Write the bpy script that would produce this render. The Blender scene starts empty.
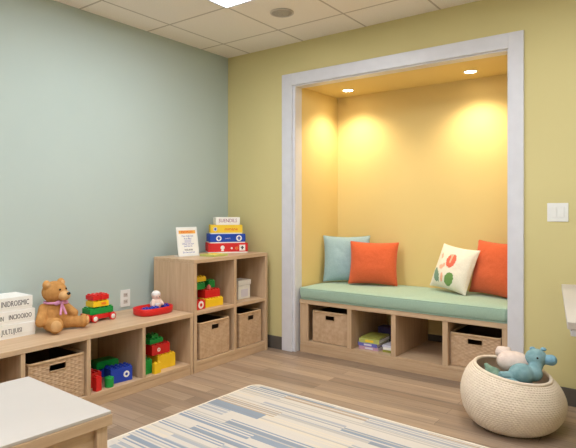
import bpy, bmesh, math, random
from mathutils import Vector, Matrix, noise
random.seed(7)
sc = bpy.context.scene
COL = sc.collection
PI = math.pi

# ------------------------------------------------------------ materials
def lin(c):
    c = c / 255.0
    return c / 12.92 if c <= .04045 else ((c + .055) / 1.055) ** 2.4
def rgb(r, g, b): return (lin(r), lin(g), lin(b), 1)

class NM:
    """small node builder"""
    def __init__(s, name, rough=.6, spec=.4):
        s.m = bpy.data.materials.new(name); s.m.use_nodes = True
        s.t = s.m.node_tree; s.n = s.t.nodes; s.b = s.n['Principled BSDF']
        s.b.inputs['Roughness'].default_value = rough
        s.b.inputs['Specular IOR Level'].default_value = spec
    def node(s, typ, **kw):
        n = s.n.new(typ)
        for k, v in kw.items(): setattr(n, k, v)
        return n
    def link(s, a, b): s.t.links.new(a, b)
    def coords(s, scale=(1, 1, 1), rot=(0, 0, 0), loc=(0, 0, 0)):
        tc = s.node('ShaderNodeTexCoord'); mp = s.node('ShaderNodeMapping')
        mp.inputs['Scale'].default_value = scale; mp.inputs['Rotation'].default_value = rot
        mp.inputs['Location'].default_value = loc
        s.link(tc.outputs['Object'], mp.inputs['Vector']); return mp.outputs['Vector']
    def noise(s, vec, scale, detail=3, rough=.5):
        n = s.node('ShaderNodeTexNoise'); n.inputs['Scale'].default_value = scale
        n.inputs['Detail'].default_value = detail; n.inputs['Roughness'].default_value = rough
        if vec is not None: s.link(vec, n.inputs['Vector'])
        return n.outputs['Fac']
    def ramp(s, fac, stops, interp='LINEAR'):
        r = s.node('ShaderNodeValToRGB'); r.color_ramp.interpolation = interp
        e = r.color_ramp.elements
        while len(e) < len(stops): e.new(.5)
        for i, (p, c) in enumerate(stops): e[i].position = p; e[i].color = c
        s.link(fac, r.inputs['Fac']); return r.outputs['Color']
    def math(s, op, a, b=None, c=None):
        n = s.node('ShaderNodeMath', operation=op)
        for i, v in enumerate((a, b, c)):
            if v is None: continue
            if isinstance(v, (int, float)): n.inputs[i].default_value = v
            else: s.link(v, n.inputs[i])
        return n.outputs[0]
    def mix(s, fac, a, b, mode='MIX'):
        n = s.node('ShaderNodeMix', data_type='RGBA', blend_type=mode)
        for sock, v in ((n.inputs[0], fac), (n.inputs[6], a), (n.inputs[7], b)):
            if isinstance(v, (int, float, tuple)): sock.default_value = v
            else: s.link(v, sock)
        return n.outputs[2]
    def color(s, c):
        if isinstance(c, tuple): s.b.inputs['Base Color'].default_value = c
        else: s.link(c, s.b.inputs['Base Color'])
    def bump(s, h, strength=.2, dist=.01):
        n = s.node('ShaderNodeBump'); n.inputs['Strength'].default_value = strength
        n.inputs['Distance'].default_value = dist
        s.link(h, n.inputs['Height']); s.link(n.outputs['Normal'], s.b.inputs['Normal'])

def mottled(name, c1, c2, scale=8, rough=.6, spec=.3, bscale=60, bstr=.1, bdist=.002, detail=3):
    m = NM(name, rough, spec); v = m.coords()
    m.color(m.ramp(m.noise(v, scale, detail), [(.3, c1), (.7, c2)]))
    m.bump(m.noise(v, bscale, 2), bstr, bdist)
    return m.m
def plain(name, r, g, b, rough=.4, spec=.5, var=5, **k):
    return mottled(name, rgb(max(r-var, 0), max(g-var, 0), max(b-var, 0)), rgb(min(r+var, 255), min(g+var, 255), min(b+var, 255)), 12, rough, spec, 90, .03, .0008)
def emit(name, col, strength):
    m = NM(name); m.color((.8, .8, .8, 1))
    m.b.inputs['Emission Color'].default_value = col; m.b.inputs['Emission Strength'].default_value = strength
    return m.m

def wood(name, axis, ca, cb, rough=.45):
    sc_ = [14, 14, 14]; sc_['xyz'.index(axis)] = 1.0
    m = NM(name, rough, .4); v = m.coords(tuple(sc_))
    a = m.noise(v, 2.2, 5, .6); b = m.noise(v, 9, 3, .6)
    c1 = m.ramp(a, [(.28, ca), (.72, cb)])
    c2 = m.ramp(b, [(.3, (.88, .86, .84, 1)), (.65, (1, 1, 1, 1))])
    m.color(m.mix(.6, c1, c2, 'MULTIPLY')); m.bump(b, .05, .001)
    return m.m
WA, WB = rgb(192, 160, 128), rgb(212, 184, 152)
M = {}
M['wood_y'] = wood('maple_grain_along_y', 'y', WA, WB)
M['wood_x'] = wood('maple_grain_along_x', 'x', WA, WB)
M['wood_z'] = wood('maple_grain_along_z', 'z', WA, WB)
M['sage'] = mottled('sage_wall_paint', rgb(180, 194, 190), rgb(185, 198, 194), 1.2, .75, .2, 220, .08, .001)
M['olive'] = mottled('yellow_green_wall_paint', rgb(208, 196, 142), rgb(213, 201, 147), 1.2, .75, .2, 220, .08, .001)
M['olive_lit'] = mottled('alcove_paint_with_lamp_glow', rgb(224, 200, 136), rgb(229, 205, 142), 1.2, .75, .2, 220, .08, .001)  # same yellow wall paint, warm downlight glow mixed into its colour
M['white_wall'] = mottled('off_white_wall_paint', rgb(205, 202, 194), rgb(212, 208, 200), 1.2, .75, .2, 220, .08, .001)
M['trim'] = plain('white_trim_paint', 216, 216, 224, .35, .5, 3)
M['base'] = plain('dark_grey_vinyl_baseboard', 92, 86, 80, .5, .4, 4)
M['plastic_white'] = plain('white_plastic', 232, 232, 230, .35, .5, 3)
M['dark'] = plain('dark_slot', 30, 26, 24, .7, .2, 3)
M['laminate'] = mottled('white_laminate', rgb(194, 186, 180), rgb(199, 191, 185), 3, .35, .5, 100, .02, .0005)
for k, c in dict(red=(214, 34, 34), blue=(26, 62, 178), green=(20, 146, 62), yellow=(244, 200, 36), pink=(232, 120, 120), orange=(238, 128, 40)).items():
    M[k] = plain(k + '_plastic', *c, rough=.3, spec=.5, var=4)
for k, c in dict(ink=(88, 84, 92), ink_purple=(150, 70, 110), paper=(240, 238, 234), paper_yellow=(244, 204, 60), paper_blue=(34, 74, 176), paper_red=(214, 48, 48),
                 paper_orange=(240, 176, 80), paper_lav=(214, 212, 226), paper_green=(186, 190, 110), book_olive=(150, 150, 70), book_lilac=(110, 112, 190), book_pink=(190, 150, 170), book_dark=(60, 50, 90)).items():
    M[k] = plain(k, *c, rough=.6, spec=.3, var=4)

# floor planks
m = NM('wood_look_vinyl_planks', .42, .4)
v = m.coords()
br = m.node('ShaderNodeTexBrick'); br.offset = .37; br.offset_frequency = 2
br.inputs['Scale'].default_value = 1; br.inputs['Brick Width'].default_value = 1.45; br.inputs['Row Height'].default_value = .10
br.inputs['Mortar Size'].default_value = .0016; br.inputs['Mortar Smooth'].default_value = .3; br.inputs['Bias'].default_value = 0
br.inputs['Color1'].default_value = rgb(156, 134, 116); br.inputs['Color2'].default_value = rgb(192, 168, 146); br.inputs['Mortar'].default_value = rgb(118, 100, 86)
m.link(v, br.inputs['Vector'])
g = m.noise(m.coords((1.3, 30, 1)), 1.6, 6, .65)
g2 = m.noise(m.coords((.8, 9, 1)), 1.3, 3, .6)
c = m.mix(.75, br.outputs['Color'], m.ramp(g, [(.3, (.68, .66, .64, 1)), (.65, (1.0, 1.0, 1.0, 1))]), 'MULTIPLY')
c = m.mix(.6, c, m.ramp(g2, [(.35, rgb(205, 205, 208)), (.65, rgb(255, 250, 240))]), 'MULTIPLY')
m.color(c); m.bump(m.math('ADD', m.math('MULTIPLY', g, .3), m.math('MULTIPLY', br.outputs['Fac'], -1)), .25, .001)
M['floor'] = m.m

# suspended ceiling: tile joints every 0.61 m
m = NM('mineral_fibre_ceiling_tiles', .85, .15)
tc = m.node('ShaderNodeTexCoord'); sp = m.node('ShaderNodeSeparateXYZ'); m.link(tc.outputs['Object'], sp.inputs[0])
def joint(sock, off):
    f = m.math('FRACT', m.math('DIVIDE', m.math('ADD', sock, 6.1 - off), .61))
    d = m.math('MINIMUM', f, m.math('SUBTRACT', 1.0, f))
    return m.math('LESS_THAN', d, .013)
j = m.math('MAXIMUM', joint(sp.outputs[0], .27), joint(sp.outputs[1], -.35))
spk = m.noise(tc.outputs['Object'], 140, 2)
base = m.ramp(spk, [(.3, rgb(240, 230, 220)), (.55, rgb(248, 240, 230))])
m.color(m.mix(j, base, rgb(200, 188, 176)))
m.bump(m.math('SUBTRACT', m.math('MULTIPLY', spk, .3), j), .4, .003)
M['ceiling'] = m.m

# rug
m = NM('striped_flatweave_rug', .95, .05)
tc = m.node('ShaderNodeTexCoord'); sp = m.node('ShaderNodeSeparateXYZ'); m.link(tc.outputs['Object'], sp.inputs[0])
X, Y = sp.outputs[0], sp.outputs[1]
def white(a, b=None, dims='2D'):
    n = m.node('ShaderNodeTexWhiteNoise', noise_dimensions='2D')
    cb = m.node('ShaderNodeCombineXYZ')
    for i, s_ in enumerate((a, b)):
        if s_ is None: continue
        if isinstance(s_, (int, float)): cb.inputs[i].default_value = s_
        else: m.link(s_, cb.inputs[i])
    m.link(cb.outputs[0], n.inputs['Vector']); return n.outputs['Value']
band = m.math('FLOOR', m.math('DIVIDE', Y, .085))
shift = m.math('MULTIPLY', white(band, 3.7), 1.3)
patch = m.math('FLOOR', m.math('DIVIDE', m.math('ADD', X, shift), .62))
pr = white(band, patch)
fine = m.math('FLOOR', m.math('DIVIDE', Y, .0125))
fr = white(fine, patch)
CR = rgb(214, 206, 197)
pcol = m.ramp(pr, [(0, rgb(216, 208, 198)), (.30, rgb(176, 178, 184)), (.46, rgb(148, 158, 172)), (.62, rgb(222, 210, 192)), (.80, rgb(190, 170, 148)), (.90, rgb(150, 160, 174))], 'CONSTANT')
scol = m.ramp(fr, [(0, (0, 0, 0, 1)), (.50, (1, 1, 1, 1))], 'CONSTANT')
line = m.ramp(white(fine, 11.3), [(0, (0, 0, 0, 1)), (.86, (1, 1, 1, 1))], 'CONSTANT')
c = m.mix(scol, CR, pcol)
c = m.mix(m.math('MULTIPLY', line, .4), c, rgb(150, 148, 148))
wv = m.noise(m.coords((40, 300, 40)), 3, 2)
c = m.mix(.35, c, m.ramp(wv, [(.3, (.75, .75, .75, 1)), (.7, (1, 1, 1, 1))]), 'MULTIPLY')
m.color(c); m.bump(wv, .5, .003); M['rug'] = m.m
M['rug_edge'] = plain('cream_rug_binding', 228, 218, 202, .95, .05, 5)

def fabric(name, r, g_, b, scale=260, strength=.35, var=6):
    m = NM(name, .9, .12); v = m.coords()
    w1 = m.noise(m.coords((1, 1, .25)), scale, 2); w2 = m.noise(m.coords((.25, .25, 1)), scale, 2)
    f = m.math('ADD', m.math('MULTIPLY', w1, .5), m.math('MULTIPLY', w2, .5))
    m.color(m.ramp(f, [(.35, rgb(max(r-var, 0), max(g_-var, 0), max(b-var, 0))), (.65, rgb(min(r+var, 255), min(g_+var, 255), min(b+var, 255)))]))
    m.b.inputs['Sheen Weight'].default_value = .15
    m.bump(f, strength, .002); return m.m
M['seat_teal'] = fabric('sea_green_seat_fabric', 160, 186, 168)
M['pillow_teal'] = fabric('pale_teal_pillow_fabric', 156, 182, 190)
M['pillow_orange'] = fabric('orange_pillow_fabric', 210, 98, 60)
M['pillow_white'] = fabric('cream_pillow_fabric', 234, 226, 210)
M['flower'] = fabric('coral_print', 226, 110, 86)
M['flower_light'] = fabric('peach_print', 236, 178, 150)
M['leaf'] = fabric('leaf_green_print', 112, 150, 84)
M['leaf_dark'] = fabric('grey_green_print', 122, 152, 130)
M['bear'] = mottled('caramel_plush', rgb(188, 134, 78), rgb(210, 158, 98), 30, .95, .05, 330, .7, .006)
M['bear_light'] = mottled('tan_plush', rgb(206, 160, 108), rgb(224, 180, 128), 30, .95, .05, 330, .6, .005)
M['ribbon'] = fabric('lilac_pink_ribbon', 214, 150, 190)
M['plush_teal'] = mottled('teal_plush', rgb(126, 162, 168), rgb(150, 184, 190), 30, .95, .05, 300, .7, .006)
M['plush_blue'] = mottled('powder_blue_plush', rgb(120, 164, 190), rgb(142, 186, 208), 30, .95, .05, 300, .7, .006)
M['plush_pink'] = mottled('pale_pink_plush', rgb(226, 206, 196), rgb(240, 222, 212), 30, .95, .05, 300, .7, .006)
M['plush_green'] = mottled('grey_green_plush', rgb(112, 140, 124), rgb(140, 168, 150), 30, .95, .05, 300, .7, .006)
M['black'] = plain('black_gloss', 14, 12, 12, .2, .6, 2)
M['wicker'] = mottled('tan_wicker', rgb(186, 154, 122), rgb(204, 174, 144), 30, .7, .25, 160, .15, .001)
M['wicker_rim'] = mottled('pale_wicker_binding', rgb(190, 158, 122), rgb(208, 178, 142), 40, .7, .25, 160, .3, .002)
M['inner_shade'] = plain('brown_basket_inside_shaded', 84, 64, 48, .9, .1, 4)  # shade of the empty basket interior put into this dark brown
M['knit'] = mottled('cream_knitted_cord', rgb(222, 204, 184), rgb(232, 216, 196), 40, .9, .1, 260, .4, .002)
M['panel_emit'] = emit('ceiling_panel_diffuser', (.93, .965, 1, 1), 13.0)
M['spot_emit'] = emit('downlight_lens', (1, .86, .62, 1), 22.0)
M['doll_skin'] = mottled('pale_pink_cloth', rgb(232, 204, 190), rgb(240, 214, 200), 20, .8, .1, 200, .2, .002)
M['doll_cloth'] = mottled('white_cotton', rgb(232, 226, 224), rgb(240, 234, 232), 20, .9, .1, 200, .4, .002)

# ------------------------------------------------------------ geometry helpers
def obj(name, bm, mat, parent=None, smooth=False, loc=None, rot=None):
    me = bpy.data.meshes.new(name)
    bm.normal_update(); bm.to_mesh(me); bm.free()
    for mm in (mat if isinstance(mat, (list, tuple)) else [mat]): me.materials.append(M[mm])
    if smooth:
        for p in me.polygons: p.use_smooth = True
    o = bpy.data.objects.new(name, me); COL.objects.link(o)
    if parent: o.parent = parent
    if loc: o.location = loc
    if rot: o.rotation_euler = rot
    return o
def thing(name, label, cat, loc=(0, 0, 0), rz=0, group=None, rot=None):
    o = bpy.data.objects.new(name, None); COL.objects.link(o); o.empty_display_size = .05
    o.location = loc; o.rotation_euler = rot if rot else (0, 0, rz)
    o['label'] = label; o['category'] = cat
    if group: o['group'] = group
    return o
def tag(o, label, cat, group=None):
    o['label'] = label; o['category'] = cat
    if group: o['group'] = group
    return o
def struct(name, bm, mat):
    o = obj(name, bm, mat); o['kind'] = 'structure'; return o
def add_box(bm, x0, x1, y0, y1, z0, z1, bev=0, seg=2, mtx=None):
    vs = [bm.verts.new((x, y, z)) for x in (x0, x1) for y in (y0, y1) for z in (z0, z1)]
    q = [(0, 1, 3, 2), (4, 6, 7, 5), (0, 4, 5, 1), (2, 3, 7, 6), (0, 2, 6, 4), (1, 5, 7, 3)]
    fs = [bm.faces.new([vs[i] for i in f]) for f in q]
    if mtx is not None:
        for v_ in vs: v_.co = mtx @ v_.co
    if bev:
        es = list({e for f in fs for e in f.edges})
        bmesh.ops.bevel(bm, geom=es, offset=bev, segments=seg, affect='EDGES', profile=.5)
    return bm
def box(x0, x1, y0, y1, z0, z1, bev=0, seg=2): return add_box(bmesh.new(), x0, x1, y0, y1, z0, z1, bev, seg)
def add_lathe(bm, prof, n=32, c=(0, 0, 0), axis='z', cap=True):
    rings = []
    for r_, z in prof:
        ring = []
        for i in range(n):
            a = 2 * PI * i / n; p = (r_ * math.cos(a), r_ * math.sin(a), z)
            if axis == 'x': p = (p[2], p[0], p[1])
            if axis == 'y': p = (p[0], p[2], -p[1])
            ring.append(bm.verts.new((p[0] + c[0], p[1] + c[1], p[2] + c[2])))
        rings.append(ring)
    for a_, b_ in zip(rings, rings[1:]):
        for i in range(n): bm.faces.new((a_[i], a_[(i+1) % n], b_[(i+1) % n], b_[i]))
    if cap:
        bm.faces.new(list(reversed(rings[0]))); bm.faces.new(rings[-1])
    return bm
def add_ell(bm, c, r, rot=(0, 0, 0), seg=20, rings=14):
    from mathutils import Euler
    mt = Matrix.Translation(c) @ Euler(rot).to_matrix().to_4x4() @ Matrix.Diagonal((r[0], r[1], r[2], 1))
    bmesh.ops.create_uvsphere(bm, u_segments=seg, v_segments=rings, radius=1, matrix=mt)
    return bm
def add_limb(bm, a, b, ra, rb, n=6):
    a, b = Vector(a), Vector(b)
    for i in range(n + 1):
        t = i / n; p = a.lerp(b, t); r_ = ra + (rb - ra) * t
        bmesh.ops.create_uvsphere(bm, u_segments=14, v_segments=9, radius=r_, matrix=Matrix.Translation(p))
def add_tube(bm, pts, r_, n=8, closed=False):
    pts = [Vector(p) for p in pts]; rings = []; N = len(pts)
    for i, p in enumerate(pts):
        if closed: d = pts[(i+1) % N] - pts[i-1]
        else: d = pts[min(i+1, N-1)] - pts[max(i-1, 0)]
        d.normalize(); up = Vector((0, 0, 1)) if abs(d.z) < .95 else Vector((1, 0, 0))
        s = d.cross(up).normalized(); u = s.cross(d)
        rings.append([bm.verts.new(p + r_ * (math.cos(2*PI*k/n) * s + math.sin(2*PI*k/n) * u)) for k in range(n)])
    rng = range(N if closed else N - 1)
    for i in rng:
        a_, b_ = rings[i], rings[(i+1) % N]
        for k in range(n): bm.faces.new((a_[k], b_[k], b_[(k+1) % n], a_[(k+1) % n]))
    if not closed:
        bm.faces.new(rings[0]); bm.faces.new(list(reversed(rings[-1])))
    bmesh.ops.recalc_face_normals(bm, faces=bm.faces[:])
    return bm
def fused(name, bm, mat, parent, voxel=.005, iters=3):
    """overlapping volumes melted into one continuous skin"""
    o = obj(name, bm, mat, parent, True)
    r_ = o.modifiers.new('fuse', 'REMESH'); r_.mode = 'VOXEL'; r_.voxel_size = voxel; r_.use_smooth_shade = True
    s = o.modifiers.new('soften', 'SMOOTH'); s.iterations = iters; s.factor = .6
    return o
def text(name, body, size, mat, parent, loc, rot, ext=.0006, align='CENTER', sx=1.0):
    cu = bpy.data.curves.new(name, 'FONT'); cu.body = body; cu.size = size; cu.extrude = ext
    cu.align_x = align; cu.align_y = 'CENTER'; cu.resolution_u = 2
    t = bpy.data.objects.new(name + '_src', cu); COL.objects.link(t)
    bpy.context.view_layer.update()
    me = bpy.data.meshes.new_from_object(t.evaluated_get(bpy.context.evaluated_depsgraph_get()))
    bpy.data.objects.remove(t)
    me.materials.clear(); me.materials.append(M[mat])
    for v_ in me.vertices: v_.co.x *= sx
    o = bpy.data.objects.new(name, me); COL.objects.link(o); o.parent = parent; o.location = loc; o.rotation_euler = rot
    return o
def dup(root, loc, rz=None, label=None):
    r_ = root.copy(); COL.objects.link(r_); r_.location = loc
    if rz is not None: r_.rotation_euler = (0, 0, rz)
    if label: r_['label'] = label
    for ch in list(root.children):
        c_ = ch.copy(); COL.objects.link(c_); c_.parent = r_
        for g_ in list(ch.children):
            d_ = g_.copy(); COL.objects.link(d_); d_.parent = c_
    return r_

# ------------------------------------------------------------ room shell
RX, RY, H = 4.7, -5.0, 2.70
OL, OR, OT = .767, 2.580, 2.333      # alcove opening
AD = .715                             # alcove back wall
struct('floor', box(-.1, RX + .1, RY - .1, AD + .1, -.05, 0), 'floor')
struct('ceiling', box(-.1, RX + .1, RY - .1, .1, H, H + .05), 'ceiling')
struct('wall_left', box(-.1, 0, RY - .1, .1, 0, H), 'sage')
bm = bmesh.new()
add_box(bm, 0, OL, 0, .1, 0, H); add_box(bm, OR, RX, 0, .1, 0, H); add_box(bm, OL, OR, 0, .1, OT, H)
struct('wall_back', bm, 'olive')
struct('wall_right', box(RX, RX + .1, RY - .1, .1, 0, H), 'olive')
struct('wall_front', box(0, RX, RY - .1, RY, 0, H), 'white_wall')
struct('wall_alcove_left', box(OL - .1, OL + .028, .1, AD + .1, 0, OT + .1), 'olive_lit')
struct('wall_alcove_right', box(OR, OR + .1, .1, AD + .1, 0, OT + .1), 'olive_lit')
struct('wall_alcove_back', box(OL + .028, OR, AD, AD + .1, 0, OT + .1), 'olive_lit')
struct('ceiling_alcove', box(OL + .028, OR, .1, AD, OT, OT + .06), 'olive_lit')
struct('baseboard_left', box(0, .012, RY, -.0, 0, .112, .003), 'base')
struct('baseboard_back', box(.012, .663, -.012, 0, 0, .112, .003), 'base')
struct('baseboard_right', box(2.671, RX, -.012, 0, 0, .112, .003), 'base')
struct('baseboard_alcove', box(OL + .028, OR, AD - .012, AD, 0, .155, .003), 'base')
# white casing and jamb lining
bm = bmesh.new()
W = .104
add_box(bm, OL - W, OL + .004, -.018, 0, 0, OT + .1, .003); add_box(bm, OR - .004, OR + .093, -.018, 0, 0, OT + .1, .003)
add_box(bm, OL + .004, OR - .004, -.018, 0, OT - .004, OT + .1, .003)
struct('trim_1', bm, 'trim')
bm = bmesh.new()
add_box(bm, OL, OL + .030, 0, .10, 0, OT, .002); add_box(bm, OR - .014, OR, 0, .10, 0, OT, .002)
add_box(bm, OL + .030, OR - .014, 0, .10, OT - .014, OT, .002)
struct('trim_2', bm, 'trim')

# ------------------------------------------------------------ ceiling fittings
def panel(x0, y0, lx, ly, label):
    t = thing('ceiling_light', label, 'light', (x0, y0, H), 0, 'flush ceiling light panels')
    bm = bmesh.new(); f = .018
    add_box(bm, 0, lx, 0, f, -.012, 0); add_box(bm, 0, lx, ly - f, ly, -.012, 0)
    add_box(bm, 0, f, f, ly - f, -.012, 0); add_box(bm, lx - f, lx, f, ly - f, -.012, 0)
    obj('frame', bm, 'trim', t)
    obj('diffuser', box(f, lx - f, f, ly - f, -.007, -.001), 'panel_emit', t)
    return t
panel(.88, -1.57 - .61, .61, 1.22, 'white flush ceiling light panel whose corner shows at the top edge')
panel(2.71, -1.57 - .61, .61, 1.22, 'added unseen ceiling light panel over the right side of the rug')  # this and the next two are added out of view to light the room
panel(.88, -4.62, .61, 1.22, 'added unseen ceiling light panel over the far end of the low shelf')
panel(2.71, -4.62, .61, 1.22, 'added unseen ceiling light panel behind the viewer')
t = thing('ceiling_speaker', 'round grey ceiling speaker grille set in a tile beside the light panel', 'speaker', (1.138, -.64, H))
obj('rim', add_lathe(bmesh.new(), [(.088, 0), (.088, -.006), (.078, -.009), (.074, -.006), (.074, 0)], 40), 'laminate', t, True)
m = NM('perforated_grille', .6, .3)
vo = m.node('ShaderNodeTexVoronoi'); vo.inputs['Scale'].default_value = 180; m.link(m.coords(), vo.inputs['Vector'])
m.color(m.ramp(vo.outputs['Distance'], [(.2, rgb(120, 112, 104)), (.4, rgb(178, 170, 160))])); M['grille'] = m.m
obj('grille', add_lathe(bmesh.new(), [(.0739, 0), (.0739, -.004), (.05, -.006), (.001, -.007)], 40), 'grille', t, True)

def downlight(x, y, label):
    t = thing('recessed_downlight', label, 'light', (x, y, OT), 0, 'round downlights in the alcove ceiling')
    obj('trim_ring', add_lathe(bmesh.new(), [(.056, 0), (.056, -.003), (.049, -.006), (.044, -.003), (.044, 0)], 40), 'trim', t, True)
    obj('lens', add_lathe(bmesh.new(), [(.0435, -.0005), (.0435, -.0025), (.001, -.003)], 40), 'spot_emit', t, True)
    l = bpy.data.lights.new('downlight_beam', 'SPOT'); l.energy = 36; l.color = (1, .83, .58)
    l.spot_size = 2.25; l.spot_blend = 1.0; l.shadow_soft_size = .04
    o = bpy.data.objects.new('downlight_beam', l); COL.objects.link(o); o.parent = t; o.location = (0, 0, -.05)
    return t
downlight(1.06, .46, 'small round glowing downlight nearest the left wall of the alcove')
downlight(2.17, .46, 'small round glowing downlight towards the right end of the alcove')

# ------------------------------------------------------------ wall fittings
t = thing('light_switch', 'white double rocker light switch plate on the yellow wall', 'switch', (2.875, 0, 1.225))
obj('plate', box(-.062, .062, -.007, 0, -.060, .060, .003), 'plastic_white', t)
for s in (-1, 1): obj('rocker', box(s*.023 - .017, s*.023 + .017, -.012, -.0065, -.034, .034, .002), 'plastic_white', t)
t = thing('wall_outlet', 'white electrical outlet on the sage wall above the low shelf', 'outlet', (0, -1.179, .548))
obj('plate', box(0, .007, -.045, .045, -.067, .067, .003), 'plastic_white', t)
for s in (-1, 1):
    r_ = obj('receptacle', box(.0065, .010, -.018, .018, s*.026 - .015, s*.026 + .015, .001), 'laminate', t)
    bm = bmesh.new()
    add_box(bm, .0101, .0107, -.008, -.005, s*.026 - .004, s*.026 + .007); add_box(bm, .0101, .0107, .005, .008, s*.026 - .004, s*.026 + .007)
    obj('slots', bm, 'dark', r_)

# ------------------------------------------------------------ shelves
FX = .549
def part(t, name, *b, mat='wood_y', bev=.0025): return obj(name, box(*b, bev), mat, t)
LY0, LY1 = -3.10, -.968
t = thing('storage_shelf', 'long low wooden cubby shelf along the sage wall with toys on top', 'shelf', (0, 0, 0))
part(t, 'top_panel', .014, FX, LY0, LY1, .432, .462)
part(t, 'side_panel', .014, FX - .004, LY1 - .028, LY1 - .001, 0, .4315, mat='wood_z')
part(t, 'side_panel', .014, FX - .004, LY0 + .001, LY0 + .028, 0, .4315, mat='wood_z')
part(t, 'bottom_panel', .014, FX - .004, LY0 + .0285, LY1 - .0285, .055, .083)
part(t, 'plinth', FX - .03, FX - .006, LY0 + .0285, LY1 - .0285, 0, .0545)
for y in (-1.425, -1.848, -2.262, -2.685): part(t, 'divider', .024, FX - .004, y - .013, y + .013, .0835, .4315, mat='wood_z')
part(t, 'back_panel', .014, .023, LY0 + .0285, LY1 - .0285, .0835, .4315, mat='wood_y')

t = thing('storage_shelf', 'taller wooden cubby cabinet in the corner with board games stacked on it', 'shelf', (0, 0, 0))
TY0, TY1, TH = -.962, -.075, .862
part(t, 'side_panel', .080, FX, TY0, TY0 + .03, 0, TH - .0305, mat='wood_z')
part(t, 'side_panel', .080, FX, TY1 - .03, TY1, 0, TH - .0305, mat='wood_z')
part(t, 'top_panel', .080, FX, TY0, TY1, TH - .03, TH)
part(t, 'back_panel', .080, .089, TY0 + .0305, TY1 - .0305, .085, TH - .0305)
part(t, 'bottom_panel', .080, FX - .003, TY0 + .0305, TY1 - .0305, .055, .084)
part(t, 'plinth', FX - .03, FX - .005, TY0 + .0305, TY1 - .0305, 0, .0545)
part(t, 'divider', .090, FX - .002, -.512, -.482, .0845, TH - .0305, mat='wood_z')
part(t, 'shelf', .090, FX - .003, TY0 + .0305, -.5125, .436, .464)
part(t, 'shelf', .090, FX - .003, -.4815, TY1 - .0305, .436, .464)

# alcove bench (thing) : open to the wall behind
t = thing('bench', 'wooden bench with four open cubbies built into the alcove', 'bench', (0, 0, 0))
BF, BB = .045, .70
BL, BR = .816, 2.560
part(t, 'top_panel', BL, BR, BF - .008, BB, .424, .460, mat='wood_x')
part(t, 'bottom_panel', BL, BR, BF + .002, BB, .07, .10, mat='wood_x')
part(t, 'plinth', BL, BR, BF, BF + .022, 0, .0695, mat='wood_x')
part(t, 'side_panel', BL, BL + .035, BF + .02, BB, .1005, .4235, mat='wood_z')
part(t, 'side_panel', BR - .035, BR, BF + .02, BB, .1005, .4235, mat='wood_z')
part(t, 'stile', BL, BL + .085, BF, BF + .0195, .1005, .4235, mat='wood_z')
part(t, 'stile', BR - .042, BR, BF, BF + .0195, .1005, .4235, mat='wood_z')
for x in (1.312, 1.706, 2.118): part(t, 'divider', x - .02, x + .02, BF, BB, .1005, .4235, mat='wood_z')
# seat cushion, softly domed
def slab_cushion(x0, x1, y0, y1, z0, z1, rr=.03):
    bm = bmesh.new(); nx, ny = 60, 26; hx, hy = (x1-x0)/2, (y1-y0)/2; cx, cy = (x0+x1)/2, (y0+y1)/2
    def prof(k):   # cross-section
        return k
    levels = [(0, rr), (.25, rr*.25), (.5, 0), (.8, .0), (.93, rr*.25), (1, rr)]
    rings = []
    def ring(ins, z):
        pts = []
        a, b = hx - ins, hy - ins; rc = .035
        for q, (sx, sy) in enumerate(((1, 1), (-1, 1), (-1, -1), (1, -1))):
            for k in range(6):
                th = PI/2*q + PI/2*k/5
                pts.append((cx + sx*(a-rc) + rc*math.cos(th), cy + sy*(b-rc) + rc*math.sin(th), z))
        # subdivide long straights for a little waviness
        out = []
        n = len(pts)
        for i in range(n):
            p, q_ = Vector(pts[i]), Vector(pts[(i+1) % n]); L = (q_-p).length; k = 24 if L > .2 else 1
            for j in range(k): out.append(p.lerp(q_, j/k))
        return out
    for (t_, ins) in levels:
        vs = []
        for p in ring(ins, z0 + (z1-z0)*t_):
            w = noise.noise(p * 5) * .003 if 0 < t_ < 1 else 0
            vs.append(bm.verts.new((p.x, p.y - w * (1 if p.y < cy else 0), p.z)))
        rings.append(vs)
    for a_, b_ in zip(rings, rings[1:]):
        n = len(a_)
        for i in range(n): bm.faces.new((a_[i], a_[(i+1) % n], b_[(i+1) % n], b_[i]))
    # domed top
    last = rings[-1]; n = len(last)
    for ins, dz in ((rr + .03, .004), (rr + .09, .008)):
        vs = []
        for p in ring(ins, z1 + dz): vs.append(bm.verts.new((p.x, p.y, p.z + noise.noise(p*4) * .002)))
        for i in range(n): bm.faces.new((last[i], last[(i+1) % n], vs[(i+1) % n], vs[i]))
        last = vs
    bm.faces.new(last); bm.faces.new(list(reversed(rings[0])))
    return bm, ring
bm, ring = slab_cushion(BL - .006, BR + .004, .03, .708, .4605, .563, .013)
t = obj('seat_cushion', bm, 'seat_teal', None, True)
tag(t, 'long sea green seat cushion lying on the wooden alcove bench', 'cushion')
for z in (.466, .558):
    obj('piping', add_tube(bmesh.new(), ring(.004, z), .0035, 6, True), 'seat_teal', t, True)

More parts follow.
